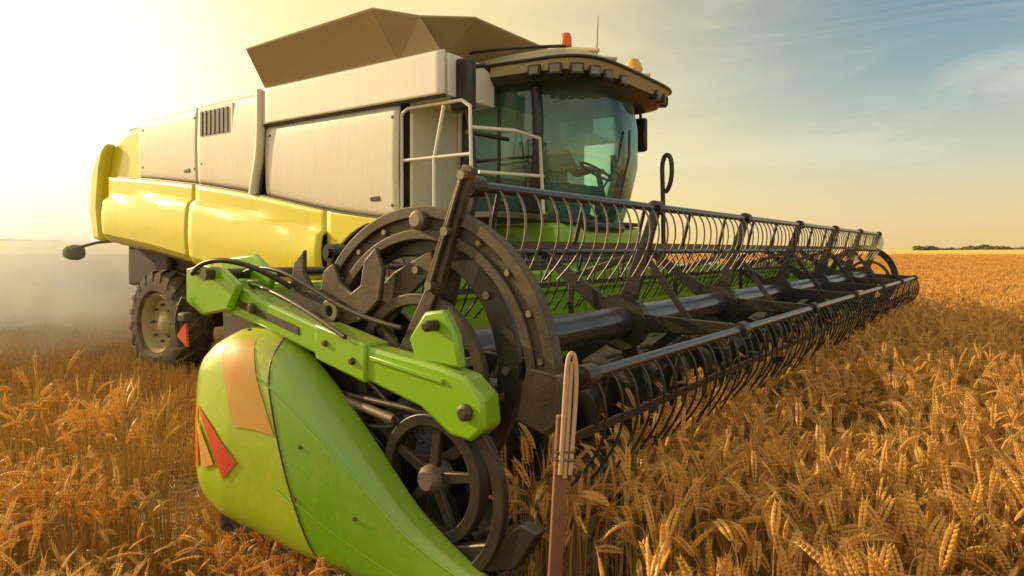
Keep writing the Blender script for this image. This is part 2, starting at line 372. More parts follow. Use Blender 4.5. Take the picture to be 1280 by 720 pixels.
rl_=[[(2.70,3.05,1.9),(2.70,3.05,2.82),(2.70,2.98,2.86),(2.70,2.35,2.86),(2.70,2.26,2.80),(2.70,2.24,1.9)],
 [(2.70,3.05,2.40),(2.70,2.25,2.40)],[(2.70,2.66,1.9),(2.70,2.66,2.40),(2.70,2.55,2.84)],
 [(2.70,2.24,2.62),(2.95,1.98,2.60),(3.3,1.96,2.58),(3.36,1.96,1.92)],[(2.74,2.2,2.25),(3.36,1.96,2.25)]]
tubes('hand_rail',rl_,.016,'rail',3)
for i in range(4): box('ladder_step_%d'%i,(2.45,2.85),(2.02,2.2),(.65+i*.3,.68+i*.3),'dark',.005)
tubes('ladder_rails',[[(2.6,2.02,.5),(2.7,2.0,1.95)],[(2.6,2.22,.5),(2.7,2.22,1.95)]],.02,'dark')
DU=.18
box('operator_seat_base',(4.08+DU,4.52+DU),(2.3,2.72),(1.9,2.12),'seat',.04)
box('operator_seat_back',(4.08+DU,4.52+DU),(2.70,2.80),(2.1,2.78),'seat',.05)
tubes('steering_column',[[(4.3+DU,1.9,1.88),(4.3+DU,2.02,2.38)]],.03,'black')
ring=[(4.3+DU+.19*math.cos(a),2.04+.15*math.sin(a),2.40+.10*math.sin(a)) for a in [2*math.pi*i/24 for i in range(25)]]
tubes('steering_wheel',[ring,[ring[0],ring[12]]],.014,'black')
box('console',(4.82,4.98),(2.2,2.6),(2.1,2.25),'seat',.03)
tubes('monitor_arm',[[(4.85,2.2,2.2),(4.85,2.0,2.5)]],.012,'black')
box('monitor',(4.76,4.97),(2.0,2.03),(2.42,2.6),'black',.01)

extr('feeder_house',[(1.3,1.25),(1.3,.35),(2.8,.9),(3.1,1.6),(2.4,1.65)],3.65,5.0,'green',.03)
box('front_skirt',(3.2,5.4),(1.95,2.2),(1.35,1.62),'dark',.03)

# ------------------------------------------------------------------ HEADER
L=9.3; HV=.30; HZ=1.21; R=.64
box('header_back_wall',(-.05,L+.15),(1.22,1.27),(.40,1.32),'green',.006)
box('header_top_beam',(-.1,L+.2),(1.20,1.36),(1.30,1.45),'green',.015)
box('header_lower_beam',(-.1,L+.2),(1.27,1.40),(.38,.55),'dark',.01)
extr('header_floor',[(1.25,.42),(.85,.26),(.35,.28),(-.02,.34),(-.02,.31),(.35,.25),(.85,.22),(1.25,.38)],-.05,L+.15,'steel',.002)
for i in range(12): 
    u=.4+i*.8
    box('back_wall_rib_%d'%i,(u,u+.05),(1.19,1.22),(.42,1.3),'green',.004)
tubes('auger_tube',[[(0,.86,.62),(L+.1,.86,.62)]],.17,'black',6)
vs=[];fs=[]
for a,b,sg in [(0.05,4.25,1),(9.35,5.0,-1)]:
    n=260; base=len(vs)
    for i in range(n+1):
        t=i/n; u=a+(b-a)*t; ang=sg*t*2*math.pi*8.5
        for r in (.165,.31): vs.append((u,.86+r*math.cos(ang),.62+r*math.sin(ang)))
    for i in range(n): q=base+2*i; fs.append((q,q+1,q+3,q+2))
mesh('auger_flighting',vs,fs,'steel',solid=.006,angle=180)
box('cutter_bar',(-.05,L+.15),(-.06,.0),(.30,.33),'steel',.003)
gv=[];gf=[]
for i in range(122):
    u=i*.0762; b=len(gv)
    gv+= [(u-.012,-.05,.30),(u+.012,-.05,.30),(u+.012,-.05,.335),(u-.012,-.05,.335),(u,-.17,.31)]
    gf+= [(b,b+1,b+2,b+3),(b,b+4,b+1),(b+1,b+4,b+2),(b+2,b+4,b+3),(b+3,b+4,b)]
mesh('knife_guards',gv,gf,'steel',smooth=False)

tubes('reel_centre_tube',[[(0,HV,HZ),(L,HV,HZ)]],.085,'tube',6)
angles=[72,0,-72,-144,144]
bars=[(HV-R*math.cos(math.radians(a)),HZ+R*math.sin(math.radians(a))) for a in angles]
for bi,(v,z) in enumerate(bars):
    tubes('reel_bar_%d'%bi,[[(.0,v,z),(L,v,z)]],.02,'tube',4)
    box('reel_slat_%d'%bi,(.02,L-.02),(v+.045,v+.055),(z-.215,z-.185),'black',.002)
    tl=[];nT=86
    for i in range(nT):
        u=.08+i*(L-.16)/(nT-1)+random.uniform(-.012,.012); j=random.uniform(-.02,.02); e=random.uniform(-.03,.03)
        tl.append([(u,v,z),(u,v-.04,z-.02),(u+j*.3,v-.075,z-.12),(u+j*.6,v-.04,z-.24),(u+j,v+.05+e,z-.36+abs(e)*.4)])
    tubes('reel_tines_%d'%bi,tl,.0048,'black' if bi else 'steel',1,'NURBS')  # top bar's tines take the lighter metal to stand for sunlight on them
    tl=[[(u_,v,z),(u_,v+.05,z-.2)] for u_ in [.2+.62*i for i in range(15)]]
    tubes('tine_brackets_%d'%bi,tl,.010,'black',1)
us=[.05,1.58,3.1,4.65,6.2,7.72,L-.05]
for si,u in enumerate(us):
    th=.012
    for bi,(v,z) in enumerate(bars):
        bar2('reel_arm_%d_%d'%(si,bi),(HV,HZ),(v,z),.11,.05,u-th,u+th,'black')
        lathe('reel_joint_%d_%d'%(si,bi),[(-.035,0),(-.035,.038),(.035,.038),(.035,0)],(u,v,z),'black',16)
    lathe('reel_hub_%d'%si,[(-.03,.0),(-.03,.15),(.03,.15),(.03,0)],(u,HV,HZ),'black',28)
    if si not in (0,6):
        for bi in range(5):
            p=bars[bi];q=bars[(bi+1)%5]; f=.62
            bar2('reel_strut_%d_%d'%(si,bi),(HV+(p[0]-HV)*f,HZ+(p[1]-HZ)*f),(HV+(q[0]-HV)*f,HZ+(q[1]-HZ)*f),.035,.035,u-.006,u+.006,'black')
for u,t in ((-.005,'near'),(L+.01,'far')):
    annulus('reel_end_ring_'+t,(u,HV+.02,HZ),.37,.455,.028,'black')
    annulus('reel_cam_ring_'+t,(u-.05 if t=='near' else u+.05,HV-.04,HZ-.06),.26,.30,.03,'bronze')
    for i in range(6):
        a=math.radians(20+60*i)
        bar2('cam_spoke_%s_%d'%(t,i),(HV-.04,HZ-.06),(HV-.04-.28*math.cos(a),HZ-.06+.28*math.sin(a)),.05,.03,u-.055,u-.035,'bronze')
    for i in range(10):
        a=math.radians(36*i)
        lathe('ring_bolt_%s_%d'%(t,i),[(-.026,0),(-.026,.014),(.0,.014)],(u,HV+.02-.41*math.cos(a),HZ+.41*math.sin(a)),'steel',8)
AC=(-.05,HV-.05,HZ-.02)
annulus('end_shield_outer',AC,.52,.56,.045,'bronze',2,150,36)
annulus('end_shield_web',AC,.475,.53,.010,'bronze',2,150,36,0)
annulus('end_shield_inner',AC,.445,.48,.035,'bronze',2,150,36)
for i in range(9):
    a=math.radians(8+17*i)
    lathe('shield_bolt_%d'%i,[(-.018,0),(-.018,.010),(-.012,.014),(.0,.014)],(AC[0],AC[1]-.502*math.cos(a),AC[2]+.502*math.sin(a)),'steel',8)
lathe('shield_pivot',[(-.05,0),(-.05,.022),(-.04,.034),(.0,.036)],(-.05,HV-.06,HZ+.49),'steel',16)
extr('shield_foot',[(HV-.63,HZ+.02),(HV-.50,HZ+.03),(HV-.46,HZ-.14),(HV-.57,HZ-.17),(HV-.64,HZ-.10)],-.075,-.03,'bronze',.008)
bar2('shield_post',(HV-.28,HZ+.66),(HV-.12,HZ+.25),.045,.07,-.085,-.055,'bronze')
bar2('shield_post_rib',(HV-.27,HZ+.64),(HV-.12,HZ+.25),.012,.012,-.10,-.085,'bronze')
bar2('shield_link',(HV-.12,HZ+.25),(HV+.02,HZ-.02),.05,.08,-.085,-.06,'bronze')
for p in ((HV-.27,HZ+.63),(HV-.13,HZ+.27),(HV-.2,HZ+.45)): lathe('post_bolt_%d'%int(p[1]*100),[(-.11,0),(-.11,.016),(-.08,.018)],(0,p[0],p[1]),'steel',10)
extr('claw_plate',[(.86,1.32),(.93,1.44),(.90,1.55),(.84,1.60),(.84,1.51),(.79,1.45),(.74,1.45),(.72,1.52),(.67,1.55),(.63,1.48),(.57,1.44),(.52,1.47),(.50,1.56),(.44,1.61),(.40,1.53),(.42,1.42),(.52,1.34),(.70,1.29)],-.09,-.07,'bronze',.006)
annulus('claw_boss',(-.1,.66,1.37),.02,.045,.03,'steel')
extr('end_bracket_plate',[(.92,1.27),(.60,1.36),(.40,1.52),(.22,1.60),(.20,1.53),(.32,1.44),(.45,1.30),(.6,1.20),(.9,1.14)],-.04,-.02,'bronze',.006)
for i,(v,z) in enumerate([(.85,1.2),(.62,1.29),(.45,1.40),(.28,1.53)]): lathe('plate_bolt_%d'%i,[(-.055,0),(-.055,.014),(-.03,.015)],(0,v,z),'steel',8)
annulus('support_disc',(-.03,.62,1.25),.10,.22,.012,'dark',0,360,36)
extr('header_end_sheet',[(1.38,1.40),(1.20,1.43),(.85,1.05),(.45,.80),(.1,.66),(-.25,.42),(-.25,.28),(.3,.22),(1.3,.32)],-.10,-.07,'dark',.004)
extr('header_end_sheet_far',[(1.38,1.40),(1.20,1.43),(.85,1.15),(.45,.95),(.1,.8),(-.35,.5),(-.4,.3),(.3,.22),(1.3,.32)],L+.12,L+.16,'green',.004)
annulus('drive_pulley',(-.135,.12,.86),.17,.21,.05,'black')
for i in range(5):
    a=math.radians(72*i+10); bar2('pulley_spoke_%d'%i,(.12,.86),(.12-.19*math.cos(a),.86+.19*math.sin(a)),.04,.03,-.145,-.125,'black')
lathe('pulley_hub',[(-.05,0),(-.05,.03),(-.03,.045),(.04,.05),(.04,0)],(-.13,.12,.86),'steel',16)
annulus('drive_pulley_small',(-.135,.62,.98),.06,.10,.05,'black')
tubes('drive_belt',[[(-.135,.14,1.065),(-.135,.60,1.08),],[(-.135,.05,.665),(-.135,.58,.885)]],.012,'black')
annulus('drive_guard',(-.16,.12,.84),.27,.31,.03,'black',-110,60,24)
extr('lower_skid',[(.62,.70),(.35,.62),(.0,.58),(-.22,.66),(-.30,.78),(-.24,.80),(-.15,.72),(.05,.66),(.35,.70),(.6,.78)],-.16,-.11,'black',.006)

extr('reel_lift_arm',[(1.32,1.47),(1.15,1.47),(.95,1.405),(.40,1.275),(.05,1.235),(-.06,1.215),(-.13,1.16),(-.14,1.07),(-.08,1.02),(.0,1.03),(.12,1.10),(.40,1.165),(.95,1.30),(1.32,1.36)],-.20,-.11,'green',.012)
extr('lift_arm_sleeve',[(.62,1.335),(.36,1.28),(.36,1.15),(.62,1.21)],-.212,-.098,'green',.008)
extr('lift_arm_rib',[(.34,1.245),(.02,1.20),(.02,1.185),(.34,1.23)],-.21,-.19,'green',.003)
extr('lift_arm_slot',[(1.1,1.40),(.72,1.315),(.72,1.285),(1.1,1.37)],-.204,-.198,'dark',.002)
extr('lift_arm_head',[(.17,1.24),(-.02,1.23),(.0,1.33),(.05,1.41),(.13,1.40),(.20,1.31)],-.17,-.13,'green',.01)
for v,z,r in ((-.07,1.11,.026),(.08,1.36,.018),(.42,1.22,.014),(.56,1.27,.012),(1.0,1.37,.02),(1.24,1.41,.022)):
    lathe('arm_pin_%d'%int(100*v+50),[(-.225,0),(-.225,r*.6),(-.216,r),(-.10,r*1.1)],(0,v,z),'bronze',12)
tubes('lift_cylinder',[[(-.155,1.15,1.18),(-.155,.62,1.08)]],.032,'black',4)
tubes('lift_cylinder_rod',[[(-.155,.62,1.08),(-.155,.28,1.03)]],.016,'steel',3)
tubes('hydraulic_hoses',[[(-.1,1.3,1.46),(-.14,1.1,1.56),(-.13,.8,1.50),(-.12,.55,1.36),(-.1,.3,1.33)],[(-.08,1.3,1.44),(-.2,1.0,1.50),(-.2,.7,1.39),(-.22,.45,1.30)],[(-.13,.9,1.2),(-.16,.7,1.0),(-.14,.5,.95),(-.13,.3,1.0)],[(-.08,.9,1.3),(-.09,.7,1.15),(-.08,.5,1.18),(-.1,.35,1.05),(-.1,.2,.95)]],.009,'black',2,'NURBS')
extr('arm_root_bracket',[(1.42,1.52),(1.30,1.54),(1.18,1.53),(1.05,1.46),(1.12,1.36),(1.30,1.33),(1.42,1.38)],-.24,-.205,'green',.008)
extr('arm_root_bracket_inner',[(1.42,1.56),(1.18,1.58),(1.05,1.50),(1.12,1.36),(1.42,1.36)],-.08,-.05,'green',.008)
tubes('arm_root_tube',[[(-.28,1.22,1.50),(.3,1.22,1.50)]],.022,'bronze',4)
tubes('arm_root_hoses',[[(-.25,1.35,1.5),(-.28,1.2,1.60),(-.22,1.0,1.56),(-.1,.9,1.45)],[(-.26,1.4,1.4),(-.28,1.46,1.3),(-.26,1.42,1.2)]],.011,'black',2,'NURBS')
mesh('red_marker',[(-.27,1.36,1.30),(-.27,1.43,1.24),(-.27,1.35,1.20)],[(0,1,2)],'red',solid=.01,smooth=False)
box('marker_bracket',(-.29,-.25),(1.34,1.40),(1.30,1.34),'dark',.01)

# divider shell : angular long snout
topz=[(-.42,.50),(-.2,.585),(-.02,.655),(.16,.755),(.34,.92),(.52,1.08),(.70,1.21),(.88,1.295),(1.05,1.30),(1.18,1.25),(1.24,1.19)]
botz=[(-.42,.47),(-.1,.49),(.2,.50),(.6,.52),(1.0,.57),(1.15,.62),(1.24,.68)]
SEC_O=[(0,0),(.07,.03),(.20,.125),(.27,.155),(.55,.195),(.76,.215),(.83,.205),(.92,.13),(1,.06)]
SEC_H=[(0,1),(.07,.995),(.20,.93),(.27,.83),(.55,.48),(.76,.20),(.83,.10),(.92,.03),(1,0)]
def smt(tab,t,w=.012): return sum(lerp(tab,min(1,max(0,t+d)),False) for d in (-2*w,-w,0,w,2*w))/5
def shell_pt(s,t,off=0):
    v=-.42+1.66*s
    zt_=sum(lerp(topz,v+d,False) for d in (-.05,0,.05))/3; zb_=lerp(botz,v,False)
    wd=min(1,s*1.22)**.9
    if s>.90: wd*=1-.22*((s-.90)/.10)**2
    uo=-.15+.02*wd-smt(SEC_O,t)*wd*1.12-.02
    zz=zb_+(zt_-zb_)*smt(SEC_H,t)
    k=min(1,max(0,(s-.55)/.45))
    v2=v-.15*k*k*(t**1.3)+.02*k*math.sin(math.pi*t)
    return Vector((uo,v2,zz))+Vector((-.95,0,.3))*off
NS,NT=80,48
vs=[];fs=[];mi=[]
for i in range(NS+1):
    for j in range(NT+1): vs.append(shell_pt(i/NS,j/NT))
def seam_s(t): return .765-.30*t+.03*math.sin(t*3)
for i in range(NS):
    for j in range(NT):
        a=i*(NT+1)+j; fs.append((a,a+1,a+NT+2,a+NT+1))
        mi.append(1 if (i+.5)/NS>seam_s((j+.5)/NT) else 0)
b0=len(vs); vs.append(Vector((-.17,1.18,.92)))
for j in range(NT): fs.append((NS*(NT+1)+j,NS*(NT+1)+j+1,b0)); mi.append(1)
mesh('divider_shell',vs,fs,None,mats=['shellgreen','lime'],midx=mi,angle=50,solid=.010)
tubes('shell_seam',[[shell_pt(seam_s(t),t,off=.004) for t in [k/24 for k in range(25)]]],.0045,'black',2)
tubes('shell_crease',[[shell_pt(.05+.70*k/20,.27+.02*math.sin(k*.15),off=.001) for k in range(21)]],.007,'shellgreen',2)
tubes('shell_crease_low',[[shell_pt(.05+.60*k/20,.62+.05*math.sin(k*.15),off=.000) for k in range(21)]],.006,'shellgreen',2)
def patch(name,pts,mat,off=.009):
    n=10; (a,b,c,d)=pts; vs=[];fs=[]
    for i in range(n+1):
        for j in range(n+1):
            x=i/n;y=j/n
            s=(a[0]*(1-x)+b[0]*x)*(1-y)+(d[0]*(1-x)+c[0]*x)*y
            t=(a[1]*(1-x)+b[1]*x)*(1-y)+(d[1]*(1-x)+c[1]*x)*y
            vs.append(shell_pt(s,t,off=off))
    for i in range(n):
        for j in range(n):
            q=i*(n+1)+j; fs.append((q,q+1,q+n+2,q+n+1))
    mesh(name,vs,fs,mat,angle=180)
patch('orange_decal',[(.88,.22),(.80,.14),(.67,.44),(.79,.50)],'patch')
patch('red_triangle',[(.95,.46),(.945,.46),(.77,.62),(.81,.70)],'red',.010)
patch('lime_triangle',[(.945,.52),(.94,.52),(.85,.66),(.90,.70)],'patch',.013)
patch('orange_strip',[(.965,.46),(.955,.46),(.925,.70),(.945,.72)],'orange',.011)
for s,t in ((.6,.4),(.6,.62),(.45,.5),(.86,.1)):
    p=shell_pt(s,t,off=.006); lathe('shell_screw_%d'%int(s*100+t*1000),[(-.004,0),(-.004,.007),(.006,.008)],tuple(p),'dark',8)
tubes('divider_tip',[[(-.165,-.36,.515,1),(-.165,-.44,.49,.75),(-.165,-.52,.46,.3)]],.03,'green',4)
vs=[];fs=[]
for i in range(21):
    for j in range(11):
        p=shell_pt(i/20,j/10); vs.append((L+.05-p.x, p.y, p.z))
for i in range(20):
    for j in range(10):
        a=i*11+j; fs.append((a,a+1,a+12,a+11))
mesh('divider_shell_far',vs,fs,'shellgreen',solid=.012)
extr('reel_lift_arm_far',[(1.32,1.47),(.95,1.405),(.05,1.235),(-.13,1.16),(-.14,1.07),(.12,1.10),(.95,1.30),(1.32,1.36)],L+.12,L+.2,'green',.012)
tubes('hose_loop',[[(4.46,1.3,1.45),(4.46,1.3,2.2),(4.46,1.33,2.42),(4.46,1.27,2.54),(4.46,1.2,2.46),(4.46,1.22,2.2),(4.46,1.28,2.15)]],.022,'black',3,'NURBS')
tubes('centre_struts',[[(u,1.28,1.42),(u,.9,1.62),(u,HV+.1,1.30)] for u in (3.12,6.22)],.02,'black')
tubes('top_hose_run',[[(.2,1.2,1.5),(1.5,1.18,1.53),(3.5,1.2,1.5),(4.3,1.4,1.55)]],.016,'black',2,'NURBS')

# ------------------------------------------------------------------ wooden stake
st = bpy.data.objects.new('wooden_stake',None); sc.collection.objects.link(st)
st.location=(.082,1.93,0); st.rotation_euler=(0,math.radians(3.2),math.radians(12))
box('stake_post',(-.020,.020),(-.010,.010),(.0,1.14),'wood',.004,parent=st)
tubes('stake_strap',[[(-.006,-.016,.98),(-.004,-.018,1.22),(-.006,-.018,1.30),(.010,-.018,1.325),(.026,-.018,1.29),(.028,-.018,1.18),(.022,-.018,.98)],[(.008,-.014,.97),(.010,-.016,1.18),(.010,-.016,1.29)]],.0065,'strap',3,'NURBS',parent=st)
tubes('stake_wire',[[(-.026,-.012,1.02),(.03,-.030,1.02),(.035,.0,1.02),(0,.02,1.02),(-.026,-.012,1.02)],[(-.026,-.012,1.04),(.03,-.030,1.045),(.035,.0,1.04),(0,.02,1.04),(-.026,-.012,1.04)]],.003,'steel',2,parent=st)

# ------------------------------------------------------------------ driver
dr = bpy.data.objects.new('driver',None); sc.collection.objects.link(dr)
hip=Vector((4.3+DU,2.50,2.20))
c,s_=math.cos(YAW),math.sin(YAW)
dr.location=(P0.x+hip.x*c-hip.y*s_, P0.y+hip.x*s_+hip.y*c, hip.z); dr.rotation_euler=(0,0,YAW)
def skin(name,vs,es,rad,mat,rootv=0,lv=2):
    me=bpy.data.meshes.new(name); me.from_pydata(vs,es,[]); o=bpy.data.objects.new(name,me); finish(o,dr)
    me.materials.append(M[mat])
    m=o.modifiers.new('skin','SKIN'); m.use_smooth_shade=True
    if not me.skin_vertices: return o
    for i,r in enumerate(rad):
        rr=r if isinstance(r,tuple) else (r,r)
        me.skin_vertices[0].data[i].radius=rr
        me.skin_vertices[0].data[i].use_root=(i==rootv)
    q=o.modifiers.new('ss','SUBSURF'); q.levels=lv; q.render_levels=lv
    return o
skin('torso_and_arms',[(0,0,0),(0,.03,.2),(0,.03,.40),(0,0,.50),(.17,.01,.44),(.23,-.08,.22),(.15,-.34,.24),(-.17,.01,.44),(-.23,-.08,.22),(-.15,-.34,.24)],
     [(0,1),(1,2),(2,3),(2,4),(4,5),(5,6),(2,7),(7,8),(8,9)],[(.15,.11),(.14,.11),(.15,.11),.06,.065,.05,.034,.065,.05,.034],'shirt')
skin('legs',[(0,0,0),(.1,-.06,-.02),(.13,-.42,.02),(.13,-.42,-.26),(-.1,-.06,-.02),(-.13,-.42,.02),(-.13,-.42,-.26)],[(0,1),(1,2),(2,3),(0,4),(4,5),(5,6)],[.12,.09,.065,.04,.09,.065,.04],'jeans')
skin('boots',[(.13,-.42,-.24),(.13,-.44,-.29),(.13,-.56,-.30)],[(0,1),(1,2)],[.045,.045,.035],'black')
skin('boots_other',[(-.13,-.42,-.24),(-.13,-.44,-.29),(-.13,-.56,-.30)],[(0,1),(1,2)],[.045,.045,.035],'black')
skin('neck_head',[(0,0,.48),(0,-.01,.56),(0,-.02,.64),(0,-.02,.72),(0,-.01,.77)],[(0,1),(1,2),(2,3),(3,4)],[.055,.055,(.072,.082),(.08,.095),(.05,.06)],'skin')
skin('nose',[(0,-.10,.68),(0,-.125,.655),(0,-.11,.645)],[(0,1),(1,2)],[.009,.015,.012],'skin',lv=1)
skin('hair',[(0,.03,.68),(0,.02,.76),(0,-.04,.795),(0,-.08,.775)],[(0,1),(1,2),(2,3)],[(.085,.075),(.088,.08),(.075,.06),(.05,.02)],'hair')
skin('cap_peak',[(0,-.08,.765),(0,-.16,.75)],[(0,1)],[(.06,.012),(.05,.008)],'hair',lv=1)
for sx in (-1,1):
    skin('eye_%d'%sx,[(.03*sx,-.098,.695),(.03*sx,-.104,.695)],[(0,1)],[.010,.008],'black',lv=1)
    skin('ear_%d'%sx,[(.083*sx,0,.70),(.088*sx,.005,.66)],[(0,1)],[.014,.010],'skin',lv=1)
    skin('palm_%d'%sx,[(.15*sx,-.34,.24),(.14*sx,-.41,.235)],[(0,1)],[(.03,.022),(.036,.018)],'skin',lv=1)
    for f in range(4):
        x=(.115+.018*f)*sx
        skin('finger_%d_%d'%(sx,f),[(x,-.41,.235),(x,-.45,.235),(x,-.47,.215),(x,-.455,.195)],[(0,1),(1,2),(2,3)],[.009,.008,.008,.007],'skin',lv=1)
    skin('thumb_%d'%sx,[(.12*sx,-.37,.235),(.10*sx,-.41,.22),(.105*sx,-.44,.205)],[(0,1),(1,2)],[.010,.009,.008],'skin',lv=1)
skin('mouth',[(-.02,-.103,.625),(.02,-.103,.625)],[(0,1)],[.005,.005],'shirt',lv=1)

# ------------------------------------------------------------------ WHEAT
def wheat_mat(name,c1,c2,trans=.45):
    m,nt,out=nt_new(name);N=nt.nodes.new;Lk=nt.links.new
    oi=N('ShaderNodeObjectInfo'); geo=N('ShaderNodeNewGeometry')
    ad=N('ShaderNodeMath');ad.operation='ADD';Lk(oi.outputs['Random'],ad.inputs[0]);Lk(geo.outputs['Random Per Island'],ad.inputs[1])
    ml=N('ShaderNodeMath');ml.operation='MULTIPLY';ml.inputs[1].default_value=.5;Lk(ad.outputs[0],ml.inputs[0])
    mx=N('ShaderNodeMix');mx.data_type='RGBA';mx.inputs[6].default_value=(*c1,1);mx.inputs[7].default_value=(*c2,1);Lk(ml.outputs[0],mx.inputs[0])
    b=N('ShaderNodeBsdfPrincipled');b.inputs['Roughness'].default_value=.42;Lk(mx.outputs[2],b.inputs['Base Color'])
    t=N('ShaderNodeBsdfTranslucent');Lk(mx.outputs[2],t.inputs[0])
    ms=N('ShaderNodeMixShader');ms.inputs[0].default_value=trans;Lk(b.outputs[0],ms.inputs[1]);Lk(t.outputs[0],ms.inputs[2]);Lk(ms.outputs[0],out.inputs[0])
    return m
mEar=wheat_mat('wheat_ear',(.95,.66,.20),(.74,.43,.09),.45)
mStem=wheat_mat('wheat_stem',(.72,.49,.14),(.42,.25,.06),.45)
mStub=wheat_mat('wheat_stubble',(.80,.52,.14),(.50,.29,.07),.35)
def tubeseg(V,F,MI,pts,rs,mi,n=3):
    base=len(V)
    for k,(p,r) in enumerate(zip(pts,rs)):
        d=(pts[min(k+1,len(pts)-1)]-pts[max(k-1,0)]).normalized()
        a=d.orthogonal().normalized(); b=d.cross(a)
        for i in range(n):
            th=2*math.pi*i/n; V.append(p+a*(r*math.cos(th))+b*(r*math.sin(th)))
    for k in range(len(pts)-1):
        for i in range(n):
            F.append((base+k*n+i,base+k*n+(i+1)%n,base+(k+1)*n+(i+1)%n,base+(k+1)*n+i)); MI.append(mi)
def stalk(V,F,MI,x,y,h,rnd):
    az=rnd.uniform(0,2*math.pi); d=Vector((math.cos(az),math.sin(az),0)); lean=rnd.uniform(.0,.06)
    pts=[Vector((x,y,0))+d*(lean*t*t)+Vector((0,0,h*t)) for t in (0,.35,.7,1.0)]
    dirv=(pts[-1]-pts[-2]).normalized(); nod=rnd.uniform(.05,1.0)
    if rnd.random()<.3: nod=rnd.uniform(1.0,2.2)
    side=(d+Vector((rnd.uniform(-.5,.5),rnd.uniform(-.5,.5),0))).normalized()
    p=pts[-1].copy(); cur=dirv.copy(); neck=[]
    for k in range(3):
        cur=(cur+side*.22*nod*.7-Vector((0,0,.10*nod))).normalized(); p=p+cur*.022; neck.append(p.copy())
    allp=pts+neck
    tubeseg(V,F,MI,allp,[.0026]*3+[.0020]*(len(allp)-3),1)
    n=9; el=rnd.uniform(.075,.105)
    a=cur.orthogonal().normalized()
    for k in range(n):
        cur=(cur+side*.05*nod-Vector((0,0,.05*nod))).normalized()
        a=(a-cur*a.dot(cur)).normalized(); b=cur.cross(a)
        p=p+cur*(el/n)
        w=.0088*math.sin(math.pi*(k+1.0)/(n+1.3))**.6
        for sg in (-1,1):
            o=p+a*sg*w*.75; ax=(cur+a*sg*.45).normalized(); s2=ax.cross(b).normalized()
            l=.012; r=w*.72
            base=len(V)
            V.extend([o-ax*l*.6,o+s2*r,o+b*r*.9,o-s2*r,o-b*r*.9,o+ax*l])
            for i in range(4):
                F.append((base,base+1+(i+1)%4,base+1+i)); F.append((base+5,base+1+i,base+1+(i+1)%4)); MI.extend((0,0))
            if k%2==0:
                tip=o+(cur+a*sg*.28+b*rnd.uniform(-.2,.2)).normalized()*rnd.uniform(.035,.065)
                base=len(V); V.extend([o+b*.0009,o-b*.0009,tip]); F.append((base,base+1,base+2)); MI.append(0)
    for q in range(rnd.choice((0,0,1,1,2))):
        t=rnd.uniform(.2,.75); az2=rnd.uniform(0,6.28); dd=Vector((math.cos(az2),math.sin(az2),0)); o=Vector((x,y,0))+d*(lean*t*t)+Vector((0,0,h*t))
        sd=Vector((-dd.y,dd.x,0)); ln=rnd.uniform(.1,.2); base=len(V)
        for k in range(5):
            tt=k/4; c_=o+dd*(ln*.5*tt)+Vector((0,0,ln*(.8*tt-1.25*tt*tt))); w=.0040*(1-tt)**.6+.0006
            tw=sd*math.cos(tt*2)+Vector((0,0,1))*math.sin(tt*2)*.6
            V.extend([c_+tw*w,c_-tw*w])
        for k in range(4): F.append((base+2*k,base+2*k+1,base+2*k+3,base+2*k+2)); MI.append(1)
def clump_coll(name,nvar,fn,mats):
    col=bpy.data.collections.new(name)
    for i in range(nvar):
        V=[];F=[];MI=[]; fn(V,F,MI,random.Random(100+i))
        me=bpy.data.meshes.new('%s_part'%name); me.from_pydata([tuple(v) for v in V],[],F)
        for m in mats: me.materials.append(m)
        me.polygons.foreach_set('material_index',MI); me.update()
        col.objects.link(bpy.data.objects.new('%s_clump'%name,me))
    return col
def mkw(V,F,MI,r):
    for k in range(18):
        a=r.uniform(0,6.28); q=.16*math.sqrt(r.random()); stalk(V,F,MI,q*math.cos(a),q*math.sin(a),r.uniform(.55,.76),r)
def mks(V,F,MI,r):
    for k in range(26):
        a=r.uniform(0,6.28); q=.17*math.sqrt(r.random()); x,y=q*math.cos(a),q*math.sin(a); h=r.uniform(.12,.26)
        d=Vector((r.uniform(-.05,.05),r.uniform(-.05,.05),h)); p=Vector((x,y,0)); tubeseg(V,F,MI,[p,p+d],[.003,.0026],0)
    for k in range(10):
        a=r.uniform(0,6.28); p=Vector((r.uniform(-.18,.18),r.uniform(-.18,.18),r.uniform(.01,.14))); d=Vector((math.cos(a),math.sin(a),r.uniform(-.2,.3)))*r.uniform(.08,.2)
        tubeseg(V,F,MI,[p,p+d],[.0025,.002],0)
wcol=clump_coll('wheat_clumps',8,mkw,[mEar,mStem]); scol=clump_coll('stubble_clumps',5,mks,[mStub])

def toloc(X,Y):
    dx,dy=X-P0.x,Y-P0.y
    return (.581*dx+.814*dy, -.814*dx+.581*dy)
def hfac(X,Y):
    u,v=toloc(X,Y)
    if -.22<u<9.75 and v>-.02: return 0
    if -.62<u<=-.0 and -.6<v<1.3: return 0.58
    if u<=-.30:
        if u>-1.3 and v<1.2 and v>-1.0 and Y<2.3: return .70
        if v<-.3 and X>-.9: return .9
        return .92-.5*min(1,max(0,(Y-1.6)/3.2))
    return 1.0
rnd=random.Random(5)
wp=[];sp=[]
def addband(z0,z1,dens,sc_):
    n=int(dens*(z1*z1-z0*z0)*.5*1.9)
    for _ in range(n):
        Y=math.sqrt(rnd.uniform(z0*z0,z1*z1)); X=rnd.uniform(-.95,.95)*Y
        if Y<4: X=rnd.uniform(-.95,.95)*(Y+1.2)
        if X*X+Y*Y<.8: continue
        h=hfac(X,Y)
        if h==0:
            if Y<30: sp.append((X,Y,sc_,1.0))
        else:
            if h<.5 and rnd.random()<.55: sp.append((X,Y,sc_,1.1))
            wp.append((X,Y,sc_,h))
